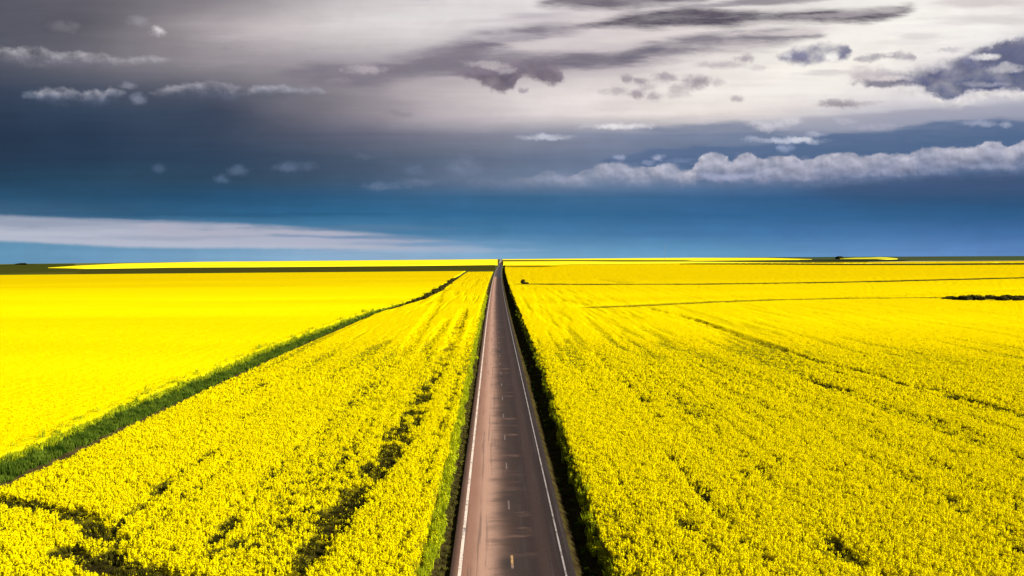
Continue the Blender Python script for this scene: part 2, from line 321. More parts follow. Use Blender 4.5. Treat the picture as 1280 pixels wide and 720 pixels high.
    for x, y, rx, ry, c, a in [(210, 45, 7, 4.5, (214, 208, 212), .85), (186, 32, 10, 5, (150, 146, 154), .6), (96, 40, 14, 5, (130, 126, 134), .5), (205, 212, 7, 5, (72, 92, 120), .7), (282, 224, 8, 4.5, (82, 104, 134), .7), (304, 215, 10, 5, (88, 106, 134), .7), (365, 210, 12, 5, (92, 108, 136), .7), (388, 209, 10, 4, (88, 104, 132), .5), (480, 233, 18, 4, (98, 118, 148), .7), (460, 197, 10, 3, (96, 108, 132), .5), (582, 210, 16, 9, (116, 128, 154), .6), (520, 212, 12, 6, (98, 114, 142), .5), (525, 229, 20, 4, (108, 124, 152), .5), (615, 228, 26, 6, (112, 126, 154), .5)]:
        blob(x, y, rx, ry, c, a, 'p', s=.6)
    # dark low bands over the horizon blue
    band([(480, 262), (700, 258), (800, 262), (1000, 266), (1200, 262), (1500, 260)], [(480, 258), (700, 272), (800, 272), (1000, 276), (1200, 276), (1500, 262)], (48, 98, 142), 's', 4, 5, .35)
    # rest of the sky: plain broken overcast
    elev = W.m('ARCSINE', d[2])
    cl = W.noise(tc.outputs['Generated'], 2.2, 5.0, .6)
    other = W.mix(W.step(cl, .35, .7), (0.055, 0.062, 0.085, 1), (0.16, 0.16, 0.175, 1))
    infront = W.m('MULTIPLY', W.step(d[1], 0.25, 0.6), W.step(elev, R(50), R(24)))
    def fin(c):
        # thin air over it: a little of the clear sky comes through everywhere
        return W.mix(0.004, W.vm('SCALE', c, scale=GAIN), sky.outputs[0])
    bg2 = W.n.new('ShaderNodeBackground'); bg2.inputs[1].default_value = BG
    W.l.new(fin(col), bg.inputs[0]); W.l.new(fin(other), bg2.inputs[0])
    mx = W.n.new('ShaderNodeMixShader')
    W.l.new(infront, mx.inputs[0]); W.l.new(bg2.outputs[0], mx.inputs[1]); W.l.new(bg.outputs[0], mx.inputs[2])
    W.l.new(mx.outputs[0], out.inputs[0])
build_sky()
world.cycles.sampling_method = 'MANUAL'
world.cycles.sample_map_resolution = 512

# ------------------------------------------------------------------ ground maths
R_CURVE = 1.25e6      # the land falls away very gently towards the horizon
def fbm(x, y, scale, octv=4, seed=0, gain=0.5):
    x = np.asarray(x, float) / scale; y = np.asarray(y, float) / scale
    x, y = np.broadcast_arrays(x, y)
    rng = np.random.RandomState(seed)
    tab = rng.rand(256, 256)
    tot = np.zeros(x.shape); amp = 1.0; nrm = 0.0
    for o in range(octv):
        xi = np.floor(x).astype(np.int64); yi = np.floor(y).astype(np.int64)
        fx = x - xi; fy = y - yi
        fx = fx * fx * (3 - 2 * fx); fy = fy * fy * (3 - 2 * fy)
        g = lambda a, b: tab[a & 255, b & 255]
        v = (g(xi, yi) * (1 - fx) + g(xi + 1, yi) * fx) * (1 - fy) + (g(xi, yi + 1) * (1 - fx) + g(xi + 1, yi + 1) * fx) * fy
        tot += amp * v; nrm += amp; amp *= gain
        x = x * 2.03 + 17.3; y = y * 2.03 + 9.1
    return tot / nrm

def sstep(v, a, b):
    t = np.clip((np.asarray(v, float) - a) / (b - a), 0, 1)
    return t * t * (3 - 2 * t)

def road_x(y):
    y = np.asarray(y, float)
    return 6.0e-6 * np.maximum(y - 150.0, 0) ** 2 * sstep(y, 150, 400) * np.minimum(1, 1500.0 / np.maximum(y, 1.0))

def drop(x, y):
    return -(x * x + y * y) / (2 * R_CURVE)

DITCH_Y = [40, 200, 260, 300, 340, 380, 470, 800, 1100]
DITCH_R = [-46, -45.0, -43.5, -41.5, -36.5, -33, -31.5, -32.5, -33]
DITCH_L = [-52.8, -51.5, -49.0, -46.5, -41, -37.5, -36.0, -37.0, -37.5]
def ditch_r(y): return np.interp(y, DITCH_Y, DITCH_R) + 0.5 * (fbm(y, 0 * y, 14, 3, 5) - .5)
def ditch_l(y): return np.interp(y, DITCH_Y, DITCH_L) + 1.6 * (fbm(y, 0 * y, 9, 3, 6) - .5)

def ground_z(x, y):
    x = np.asarray(x, float); y = np.asarray(y, float)
    z = drop(x, y)
    rx = x - road_x(y)
    a = np.abs(rx)
    prof = np.interp(rx, [-9, -7.0, -5.9, -4.9, -4.2, -3.9, 0, 3.9, 4.3, 5.0, 5.8, 7.0, 9], [0, -.02, -.25, -.30, -.12, 0, .06, 0, -.2, -.8, -.75, -.15, 0])
    z = z + prof
    dr, dl = ditch_r(y), ditch_l(y)
    t = (dr - x) / (dr - dl)
    z = z - .55 * np.interp(t, [-.04, .05, .45, 1.0], [0, .4, 1.0, 0]) * sstep(y, 1100, 500)
    return z

# rays of the photograph's frame -> points on the land
_K = np.array(_rot)
def at(px, py, h=0.0):
    """point of the land (raised by h) that lies in the direction seen at px, py of the 1280x720 frame"""
    v = _K @ np.array([(px - 640.0) / 1005.0, -(py - 360.0) / 1005.0, -1.0])
    v = v / np.linalg.norm(v)
    hx = math.hypot(v[0], v[1]); s = -v[2] / hx       # down slope per metre
    H = CAM_H - h
    disc = s * s - 2 * H / R_CURVE
    if disc < 0:
        D = R_CURVE * s
    else:
        D = R_CURVE * (s - math.sqrt(disc))
    D = min(D, 9000.0)
    return np.array([CAM_X + v[0] / hx * D, v[1] / hx * D])

# ------------------------------------------------------------------ object helpers
COL = scene.collection
def link_mesh(name, verts, faces, mat=None, parent=None, smooth=False):
    me = bpy.data.meshes.new(name)
    me.from_pydata([tuple(v) for v in verts], [], [tuple(int(i) for i in f) for f in faces])
    me.update()
    o = bpy.data.objects.new(name, me)
    COL.objects.link(o)
    if mat: me.materials.append(mat)
    if parent: o.parent = parent
    if smooth:
        me.polygons.foreach_set('use_smooth', [True] * len(me.polygons))
    return o
def grid_mesh(name, X, Y, Z, mat=None, parent=None, smooth=True, attrs=None):
    ny, nx = X.shape
    v = np.stack([X, Y, Z], -1).reshape(-1, 3)
    idx = np.arange(ny * nx).reshape(ny, nx)
    q = np.stack([idx[:-1, :-1], idx[:-1, 1:], idx[1:, 1:], idx[1:, :-1]], -1).reshape(-1, 4)
    me = bpy.data.meshes.new(name)
    me.vertices.add(len(v)); me.vertices.foreach_set('co', v.ravel())
    me.loops.add(q.size); me.loops.foreach_set('vertex_index', q.ravel().astype(np.int32))
    me.polygons.add(len(q)); me.polygons.foreach_set('loop_start', np.arange(0, q.size, 4, dtype=np.int32))
    me.polygons.foreach_set('loop_total', np.full(len(q), 4, dtype=np.int32))
    me.polygons.foreach_set('use_smooth', np.full(len(q), smooth))
    me.update(calc_edges=True)
    for k, a in (attrs or {}).items():
        at_ = me.attributes.new(k, 'FLOAT', 'POINT'); at_.data.foreach_set('value', a.ravel().astype(np.float32))
    o = bpy.data.objects.new(name, me); COL.objects.link(o)
    if mat: me.materials.append(mat)
    if parent: o.parent = parent
    return o
def tag(o, label=None, cat=None, group=None, kind=None):
    if label: o['label'] = label
    if cat: o['category'] = cat
    if group: o['group'] = group
    if kind: o['kind'] = kind
    return o

# ------------------------------------------------------------------ materials
def new_mat(name):
    m = bpy.data.materials.new(name); m.use_nodes = True
    m.node_tree.nodes.clear()
    t = NT(m.node_tree)
    t.out = t.n.new('ShaderNodeOutputMaterial')
    return m, t
def lin(r, g, b): return (r, g, b, 1.0)

def mat_leafy(name, c1, c2, trans=0.3, scale=3.0, rnd=True):
    m, t = new_mat(name)
    tc = t.n.new('ShaderNodeTexCoord'); oi = t.n.new('ShaderNodeObjectInfo')
    geo = t.n.new('ShaderNodeNewGeometry')
    n = t.noise(geo.outputs['Position'], scale, 2.0, .6)
    f = t.step(n, .3, .7, kind='LINEAR')
    if rnd: f = t.m('MULTIPLY_ADD', oi.outputs['Random'], .5, t.m('MULTIPLY', f, .5))
    c = t.mix(f, lin(*c1), lin(*c2))
    d = t.n.new('ShaderNodeBsdfDiffuse'); t.put(d.inputs[0], c)
    tr = t.n.new('ShaderNodeBsdfTranslucent'); t.put(tr.inputs[0], c)
    mx = t.n.new('ShaderNodeMixShader'); mx.inputs[0].default_value = trans
    t.l.new(d.outputs[0], mx.inputs[1]); t.l.new(tr.outputs[0], mx.inputs[2])
    t.l.new(mx.outputs[0], t.out.inputs[0])
    return m
M_FLOWER = mat_leafy('canola_flower', (0.84, 0.71, 0.0005), (0.88, 0.82, 0.001), .38)
M_STEM = mat_leafy('canola_stem', (0.26, 0.23, 0.005), (0.44, 0.40, 0.007), .35)
M_LIME = mat_leafy('verge_blade', (0.18, 0.24, 0.006), (0.48, 0.52, 0.012), .35, 1.2)
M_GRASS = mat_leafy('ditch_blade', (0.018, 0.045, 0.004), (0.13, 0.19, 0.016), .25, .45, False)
M_UNDER = mat_leafy('low_leaf', (0.022, 0.020, 0.004), (0.085, 0.080, 0.008), .2, 1.0, False)
M_DRY = mat_leafy('dry_blade', (0.06, 0.055, 0.012), (0.18, 0.165, 0.03), .2, .8, False)
M_BUSH = mat_leafy('bush_leaf', (0.030, 0.030, 0.008), (0.07, 0.06, 0.012), .15)

def mat_canopy(name, yellow1, yellow2, green):
    m, t = new_mat(name)
    geo = t.n.new('ShaderNodeNewGeometry'); pos = geo.outputs['Position']
    at1 = t.n.new('ShaderNodeAttribute'); at1.attribute_name = 'bloom'
    at2 = t.n.new('ShaderNodeAttribute'); at2.attribute_name = 'gap'
    p = t.xyz(pos)
    stretched = t.comb(t.m('MULTIPLY', p[0], 1.0), t.m('MULTIPLY', p[1], 0.35), p[2])
    n1 = t.noise(pos, 1.7, 4.0, .7)
    n2 = t.noise(stretched, 0.16, 4.0, .6)
    n3 = t.noise(t.comb(t.m('MULTIPLY', p[0], 0.2), p[1], 0.0), 0.012, 3.0, .5)
    f = t.m('ADD', t.m('MULTIPLY', t.m('SUBTRACT', n1, .5), 1.2), t.m('MULTIPLY', t.m('SUBTRACT', n2, .5), 0.45))
    bl = t.m('ADD', t.m('MULTIPLY_ADD', at1.outputs['Fac'], 1.1, -.05), f)
    y = t.mix(t.step(n3, .35, .65), lin(*yellow1), lin(*yellow2))
    ripe = t.m('ADD', p[1], t.m('MULTIPLY', t.m('SUBTRACT', n3, .5), 500.0))
    y = t.mix(t.step(ripe, 360., 720.), y, lin(.65, .475, .0006))
    c = t.mix(t.step(bl, .2, .75), lin(*green), y)
    soil = t.mix(n1, lin(.016, .014, .005), lin(.040, .032, .008))
    c = t.mix(t.step(t.m('ADD', at2.outputs['Fac'], t.m('MULTIPLY', f, .5)), .45, 1.0), c, soil)
    bump = t.n.new('ShaderNodeBump'); bump.inputs['Distance'].default_value = 0.35; bump.inputs['Strength'].default_value = .6
    t.put(bump.inputs['Height'], t.noise(pos, 1.1, 5.0, .75))
    d = t.n.new('ShaderNodeBsdfDiffuse'); t.put(d.inputs[0], c); t.l.new(bump.outputs[0], d.inputs['Normal'])
    tr = t.n.new('ShaderNodeBsdfTranslucent'); t.put(tr.inputs[0], c)
    mx = t.n.new('ShaderNodeMixShader'); mx.inputs[0].default_value = .12
    t.l.new(d.outputs[0], mx.inputs[1]); t.l.new(tr.outputs[0], mx.inputs[2])
    t.l.new(mx.outputs[0], t.out.inputs[0])
    return m
M_CAN = mat_canopy('canola_canopy', (0.72, 0.54, 0.0005), (0.78, 0.63, 0.0008), (0.22, 0.19, 0.004))
M_CANL = mat_canopy('canola_canopy_dense', (0.80, 0.63, 0.0005), (0.86, 0.76, 0.0008), (0.50, 0.44, 0.002))

def mat_ground():
    m, t = new_mat('soil_and_grass')
    geo = t.n.new('ShaderNodeNewGeometry'); pos = geo.outputs['Position']; p = t.xyz(pos)
    n1 = t.noise(pos, .9, 5.0, .65); n2 = t.noise(pos, .004, 4.0, .5)
    near = t.mix(t.step(n1, .35, .65), lin(.024, .016, .007), lin(.050, .040, .011))
    far = t.mix(t.step(n2, .35, .65), lin(.035, .055, .012), lin(.075, .065, .02))
    c = t.mix(t.step(p[1], 500., 1200.), near, far)
    bs = t.n.new('ShaderNodeBsdfDiffuse'); t.put(bs.inputs[0], c); bs.inputs[1].default_value = 1.0
    b = t.n.new('ShaderNodeBump'); b.inputs['Distance'].default_value = .15; t.put(b.inputs['Height'], n1)
    t.l.new(b.outputs[0], bs.inputs['Normal']); t.l.new(bs.outputs[0], t.out.inputs[0])
    return m
M_GROUND = mat_ground()

def mat_flat(name, c1, c2, scale=.02, stretch=(.25, 1.0), bump=0.0):
    m, t = new_mat(name)
    geo = t.n.new('ShaderNodeNewGeometry'); p = t.xyz(geo.outputs['Position'])
    v = t.comb(t.m('MULTIPLY', p[0], stretch[0]), t.m('MULTIPLY', p[1], stretch[1]), 0.0)
    n = t.noise(v, scale, 4.0, .6)
    c = t.mix(t.step(n, .35, .65), lin(*c1), lin(*c2))
    bs = t.n.new('ShaderNodeBsdfDiffuse'); t.put(bs.inputs[0], c)
    t.l.new(bs.outputs[0], t.out.inputs[0])
    return m

def mat_road():
    m, t = new_mat('worn_asphalt')
    tc = t.n.new('ShaderNodeAttribute'); tc.attribute_name = 'across'
    geo = t.n.new('ShaderNodeNewGeometry'); p = t.xyz(geo.outputs['Position'])
    a = tc.outputs['Fac']                        # metres from the centre line
    fine = t.noise(geo.outputs['Position'], 9.0, 4.0, .7)
    big = t.noise(geo.outputs['Position'], .25, 3.0, .6)
    # worn paler lane on the left, darker newer mix on the right
    fa = t.m('MULTIPLY_ADD', a, 1 / 8.4, .5, clamp=True)
    ad = t.m('ADD', fa, t.m('MULTIPLY', t.m('SUBTRACT', big, .5), .05))
    base = t.ramp(ad, [(0.0, lin(.07, .045, .034)), (.09, lin(.27, .140, .095)), (.17, lin(.25, .133, .093)), (.24, lin(.42, .25, .175)), (.31, lin(.39, .235, .170)), (.38, lin(.25, .15, .112)), (.45, lin(.090, .054, .042)), (.53, lin(.044, .028, .024)), (.62, lin(.036, .023, .021)), (.69, lin(.024, .016, .015)), (.77, lin(.050, .031, .027)), (.86, lin(.024, .016, .015)), (1.0, lin(.022, .017, .016))], 'B_SPLINE')
    # transverse patches, cracks and tar in the middle
    tv = t.comb(t.m('MULTIPLY', a, .10), t.m('MULTIPLY', p[1], 1.0), 0.0)
    n1 = t.noise(t.comb(t.m('MULTIPLY', a, .22), t.m('MULTIPLY_ADD', t.noise(geo.outputs['Position'], 1.2, 2.0, .5), .5, p[1]), 0.0), .42, 5.0, .72)
    n1b = t.noise(t.comb(t.m('MULTIPLY', a, .25), t.m('MULTIPLY', p[1], 1.0), 3.0), .09, 3.0, .6)
    mid = t.m('MULTIPLY', t.step(a, -2.2, -1.0), t.step(a, 2.0, 1.1))
    dark = t.m('MULTIPLY', t.step(n1, .47, .62), mid)
    light = t.m('MULTIPLY', t.step(n1, .47, .34), mid)
    c = t.mix(t.m('MULTIPLY', dark, .5), base, lin(.038, .027, .024))
    c = t.mix(t.m('MULTIPLY', light, .40), c, lin(.21, .125, .092))
    c = t.mix(t.m('MULTIPLY', t.step(n1b, .5, .75), t.m('MULTIPLY', t.step(a, -1.6, -.2), t.step(a, 1.8, .4))), c, lin(.036, .027, .024))
    # longitudinal cracks
    n2 = t.noise(t.comb(t.m('MULTIPLY', a, 3.0), t.m('MULTIPLY', p[1], .06), 0.0), 1.2, 4.0, .6)
    c = t.mix(t.m('MULTIPLY', t.step(n2, .54, .66), .45), c, lin(.05, .04, .038))
    c = t.mix(t.m('MULTIPLY', t.step(fine, .55, .75), .35), c, lin(.04, .032, .03))
    c = t.mix(t.m('MULTIPLY', t.step(fine, .45, .25), .25), c, lin(.26, .17, .13))
    # cloud shade on a far stretch, painted into the asphalt colour
    s = t.m('MULTIPLY', t.step(p[1], 760., 800.), t.step(p[1], 2300., 2100.))
    c = t.mix(t.m('MULTIPLY', s, .85), c, lin(.035, .035, .045))
    c = t.mix(t.step(p[1], 2150., 2300.), c, lin(.30, .22, .20))
    bs = t.n.new('ShaderNodeBsdfPrincipled'); t.put(bs.inputs['Base Color'], c)
    bs.inputs['Roughness'].default_value = .85; bs.inputs['Specular IOR Level'].default_value = .08
    b = t.n.new('ShaderNodeBump'); b.inputs['Distance'].default_value = .02; t.put(b.inputs['Height'], fine)
    t.l.new(b.outputs[0], bs.inputs['Normal']); t.l.new(bs.outputs[0], t.out.inputs[0])
    return m
M_ROAD = mat_road()
def mat_paint(name, c, worn, under=(.12, .085, .075)):
    m, t = new_mat(name)
    geo = t.n.new('ShaderNodeNewGeometry')
    n = t.noise(geo.outputs['Position'], 4.0, 4.0, .75); n2 = t.noise(geo.outputs['Position'], .3, 2.0, .5)
    f = t.step(t.m('ADD', n, t.m('MULTIPLY', t.m('SUBTRACT', n2, .5), .5)), worn - .12, worn + .12)
    cc = t.mix(f, lin(*c), lin(*under))
    bs = t.n.new('ShaderNodeBsdfPrincipled'); t.put(bs.inputs['Base Color'], cc); bs.inputs['Roughness'].default_value = .7
    t.l.new(bs.outputs[0], t.out.inputs[0]); return m
M_WHITE = mat_paint('worn_white_paint', (.72, .60, .49), .58)
M_WHITE2 = mat_paint('thin_white_paint', (.33, .29, .27), .54, (.09, .07, .065))
M_DASH = mat_paint('faded_white_dash', (.17, .12, .095), .40)
M_YELL = mat_paint('worn_yellow_paint', (.48, .27, .08), .44)
M_MAST = mat_flat('galvanised_steel', (.20, .22, .22), (.30, .31, .30), 1.0)

# ------------------------------------------------------------------ ground sheet
ys = np.concatenate([np.array([-400, -200, -80, -20, 20]), np.geomspace(38, 9500, 260), [14000]])
xl = np.concatenate([-np.geomspace(9500, 62, 40), np.linspace(-60, -28, 54), np.linspace(-27, -9.5, 8), np.arange(-9, 9.01, .36), np.linspace(10, 60, 12), np.geomspace(70, 9500, 40)])
X, Y = np.meshgrid(xl, ys)
X = X + road_x(Y) * np.exp(-(X / 40.0) ** 2)
g = grid_mesh('ground', X, Y, ground_z(X, Y) - .02, M_GROUND)
tag(g, kind='structure')

# ------------------------------------------------------------------ road
ry = np.concatenate([np.linspace(-60, 150, 160), np.geomspace(151, 7500, 220)])
rs = np.array([-4.2, -3.9, -3.7, -2, 0, 2, 3.7, 3.9, 4.2])
S, RY = np.meshgrid(rs, ry)
RX = road_x(RY) + S
def road_z(s, y, up=0.0):
    return drop(road_x(y) + s, y) + .06 + np.interp(np.abs(s), [0, 3.9, 4.2], [.06, 0, -.10]) + up
road = grid_mesh('road', RX, RY, road_z(S, RY), M_ROAD, attrs={'across': S})
tag(road, kind='structure')
def stripe(name, s0, s1, yy, mat, up=.004, parent=road):
    s, y = np.meshgrid(np.array([s0, s1]), yy)
    # paint widens with distance along the sheet only where the sheet's own rows demand it
    return grid_mesh(name, road_x(y) + s, y, road_z(s, y, up), mat, parent)
lift = lambda y: np.where(y > 400, .05, .006)
def stripe_l(name, s0, s1, mat):
    s, y = np.meshgrid(np.array([s0, s1]), ry)
    return grid_mesh(name, road_x(y) + s, y, road_z(s, y, .005) + np.clip((y - 200) * 1e-4, 0, .15), mat, road)
stripe_l('edge_line', -3.66, -3.44, M_WHITE)
stripe_l('edge_line', 3.47, 3.59, M_WHITE2)
k = 0
for y0 in np.arange(27.6, 420, 12.6):
    w = .07 if y0 > 60 else .085
    stripe('centre_dash', -w, w, np.linspace(y0 + .6, y0 + 3.0, 3), M_YELL if 45 < y0 < 60 else M_DASH, .006)

# ------------------------------------------------------------------ tracks and gaps in the crop (pixel polylines -> land)
def land_line(pts, h=0.9):
    return np.array([at(px, py, h) for px, py in pts])
def seg_dist(X, Y, line):
    best = np.full(X.shape, 1e9)
    for (ax, ay), (bx, by) in zip(line[:-1], line[1:]):
        dx, dy = bx - ax, by - ay; L2 = dx * dx + dy * dy + 1e-9
        t = np.clip(((X - ax) * dx + (Y - ay) * dy) / L2, 0, 1)
        best = np.minimum(best, np.hypot(X - ax - t * dx, Y - ay - t * dy))
    return best
TR_L = [  # (points, half width m, strength)
    ([(-40, 614), (0, 619), (30, 625), (60, 632), (92, 638), (108, 650), (130, 663), (146, 668)], .6, 1.0),
    ([(92, 638), (104, 646), (118, 658), (134, 666)], .95, 1.0),
    ([(210, 601), (184, 620), (164, 638), (148, 656)], .42, .75),
    ([(80, 678), (92, 683)], .9, 1.0),
    ([(85, 684), (120, 694), (160, 706), (200, 714), (240, 722), (300, 735)], 1.2, 1.0),
    ([(140, 706), (190, 716), (235, 724)], 1.3, 1.0),
    ([(580, 388), (566, 425), (545, 470), (512, 520), (475, 572), (440, 618)], 1.35, .60),
    ([(520, 510), (488, 556), (450, 605), (415, 650), (386, 690), (350, 735)], 1.5, .74),
    ([(300, 640), (282, 652), (268, 672)], .7, .45),
    ([(300, 668), (260, 690)], .5, .5),
    ([(390, 500), (350, 505)], .8, .35),
    ([(420, 480), (380, 470)], .7, .3),
    ([(555, 352), (545, 385), (520, 420), (490, 460)], 1.3, .42),
    ([(594, 400), (578, 450), (556, 520), (530, 590)], .9, .38),
    ([(560, 400), (520, 455), (470, 520), (410, 590)], 1.0, .36),
    ([(592, 346), (560, 347)], 4.0, .35),
    ([(345, 560), (320, 572)], .6, .4),
]
TR_R = [
    ([(808, 386), (840, 394), (870, 402), (905, 414), (935, 426), (965, 435), (1010, 448)], .9, .5),
    ([(1010, 448), (1060, 459), (1090, 466), (1120, 478), (1160, 486), (1190, 493), (1215, 499), (1250, 508), (1330, 524)], 1.0, .52),
    ([(1190, 494), (1212, 498)], 1.2, .9),
    ([(1003, 471), (1030, 479), (1066, 488)], .65, .9),
    ([(1168, 520), (1200, 532), (1235, 546)], 1.0, .42),
    ([(742, 438), (775, 470), (806, 500), (826, 528)], .9, .45),
    ([(770, 420), (800, 440), (835, 470), (860, 490)], .8, .35),
    ([(890, 535), (918, 560), (945, 580), (985, 612)], .8, .42),
    ([(905, 566), (930, 594)], .6, .42),
    ([(850, 646), (895, 690)], .8, .42),
    ([(1030, 676), (1090, 706), (1130, 722)], 1.0, .42),
    ([(1250, 676), (1290, 690)], .8, .4),
    ([(800, 640), (840, 690), (870, 722)], .7, .4),
    ([(990, 650), (1040, 670)], .7, .5),
    ([(840, 570), (870, 600), (900, 640)], .7, .45),
    # level lanes far out
    ([(664, 355), (760, 355.5), (880, 355), (1000, 353.5), (1080, 352), (1180, 349.5), (1320, 346)], 14.0, .92),
    ([(745, 384), (800, 382), (880, 378), (960, 375), (1060, 373), (1180, 372)], 7.0, .8),
    ([(1170, 372), (1230, 374), (1320, 375)], 4.0, 1.2),
    ([(1000, 374), (1100, 370), (1200, 366), (1320, 360)], 6, .5),
    ([(640, 333.2), (664, 333.2)], 60.0, 1.0),
    ([(700, 376), (735, 382)], 2.0, .5),
    ([(750, 350), (780, 354)], 6.0, .6),
]
for L in (TR_L, TR_R):
    for i, (pts, w, s) in enumerate(L):
        L[i] = (land_line(pts, 1.0 if pts[0][1] > 400 else .6), w, s)

def gapfield(X, Y, tracks, seed):
    wx = X + 1.6 * (fbm(X, Y, 3.0, 3, seed + 1) - .5); wy = Y + 1.6 * (fbm(X, Y, 3.0, 3, seed + 2) - .5)
    g = np.zeros(X.shape)
    rag = fbm(X, Y, 2.0, 3, seed + 3)
    for line, w, s in tracks:
        d = seg_dist(wx, wy, line)
        g = np.maximum(g, s * (1 - sstep(d, w * .55, w * 1.6)) * (1.0 if w >= 5 else .55 + .7 * sstep(rag, .3, .6) if s < .9 else (.8 + .4 * sstep(rag, .3, .55))))
    return np.clip(g, 0, 1)

def thin(X, Y, seed, amt):
    """natural thin patches, drawn out along the drilling direction"""
    a = fbm(X, Y * .045, 2.4, 3, seed + 11, .55)
    b = fbm(X, Y * .12, 1.1, 2, seed + 12)
    c = fbm(X, Y * .12, 22.0, 3, seed + 13)
    return np.clip(amt * (sstep(a, .50, .70) * .85 + sstep(b, .55, .8) * .25) * (.35 + 1.3 * c), 0, 1)

CROP_H = 1.15
# ------------------------------------------------------------------ plants (instanced clumps)
def clump_mesh(name, seed, n_stem, h, spread, flower, petal, leaf, leafmat, n_leaf):
    rng = random.Random(seed)
    bm = bmesh.new()
    def quad(c, sx, sy, nrm, mi):
        n = Vector(nrm).normalized(); a = n.orthogonal().normalized()
        a.rotate(Matrix.Rotation(rng.uniform(0, 6.28), 3, n)); b = n.cross(a)
        vs = [bm.verts.new(Vector(c) + a * sx * i + b * sy * j) for i, j in ((-1, -.6), (0, -1), (1, -.6), (1, .6), (0, 1), (-1, .6))] if sx == sy else \
             [bm.verts.new(Vector(c) + a * sx * i + b * sy * j) for i, j in ((-1, 0), (0, -1), (1, 0), (0, 1))]
        f = bm.faces.new(vs); f.material_index = mi
    for s in range(n_stem):
        r = spread * math.sqrt(rng.random()); t = rng.uniform(0, 6.28)
        x, y = r * math.cos(t), r * math.sin(t)
        hh = h * rng.uniform(.78, 1.06) * (1 - .12 * r / spread)
        lx, ly = rng.uniform(-.08, .08), rng.uniform(-.08, .08)
        w = .008
        a0 = bm.verts.new((x - w, y, 0)); a1 = bm.verts.new((x + w, y, 0)); a2 = bm.verts.new((x + lx + w, y + ly, hh)); a3 = bm.verts.new((x + lx - w, y + ly, hh))
        bm.faces.new((a0, a1, a2, a3)).material_index = 1
        for k in range(flower):
            z = hh - rng.random() ** 1.3 * .26 * h
            a = rng.uniform(0, 6.28); q = rng.uniform(.02, .075)
            quad((x + lx + q * math.cos(a), y + ly + q * math.sin(a), z), petal * rng.uniform(.7, 1.2), petal * rng.uniform(.7, 1.2) * 0 + petal, (math.cos(a), math.sin(a), rng.uniform(.3, 1.6)), 0)
        for k in range(n_leaf):
            z = hh * rng.uniform(.15, .80); a = rng.uniform(0, 6.28); q = leaf * .8
            quad((x + q * math.cos(a), y + q * math.sin(a), z), leaf, leaf * .35, (math.cos(a), math.sin(a), rng.uniform(.4, 1.4)), 1)
    me = bpy.data.meshes.new(name); bm.to_mesh(me); bm.free()
    me.materials.append(M_FLOWER); me.materials.append(leafmat)
    return me
def grass_mesh(name, seed, n, h, spread, mat, w=.02):
    rng = random.Random(seed); bm = bmesh.new()
    for i in range(n):
        r = spread * math.sqrt(rng.random()); t = rng.uniform(0, 6.28); x, y = r * math.cos(t), r * math.sin(t)
        a = rng.uniform(0, 3.14); cx, cy = math.cos(a) * w, math.sin(a) * w
        hh = h * rng.uniform(.5, 1.1); bx, by = rng.uniform(-.2, .2) * h, rng.uniform(-.2, .2) * h
        v = [bm.verts.new(p) for p in ((x - cx, y - cy, 0), (x + cx, y + cy, 0), (x + cx + bx * .4, y + cy + by * .4, hh * .6), (x + bx, y + by, hh), (x - cx + bx * .4, y - cy + by * .4, hh * .6))]
        bm.faces.new(v)
    me = bpy.data.meshes.new(name); bm.to_mesh(me); bm.free(); me.materials.append(mat); return me
def source(name, meshes):
    c = bpy.data.collections.new(name)
    for i, me in enumerate(meshes):
        o = bpy.data.objects.new('%s_%02d' % (name, i), me); c.objects.link(o)
    return c
SRC_CAN = source('canola_clump', [clump_mesh('canola_clump', 10 + i, 8, CROP_H * (.94 + .02 * i), .26, 17, .037, .07, M_STEM, 4) for i in range(7)])
SRC_FAR = source('canola_clump_loose', [clump_mesh('canola_clump_loose', 40 + i, 8, CROP_H * (.9 + .04 * i), .33, 12, .054, .09, M_STEM, 2) for i in range(5)])
SRC_EDGE = source('edge_plant', [clump_mesh('edge_plant', 70 + i, 7, .85, .28, 2, .03, .10, M_LIME, 8) for i in range(4)] + [grass_mesh('edge_plant', 80 + i, 60, .7, .3, M_LIME) for i in range(3)])
SRC_GRASS = source('grass_tuft', [grass_mesh('grass_tuft', 90 + i, 80, .55, .38, M_GRASS, .025) for i in range(5)])

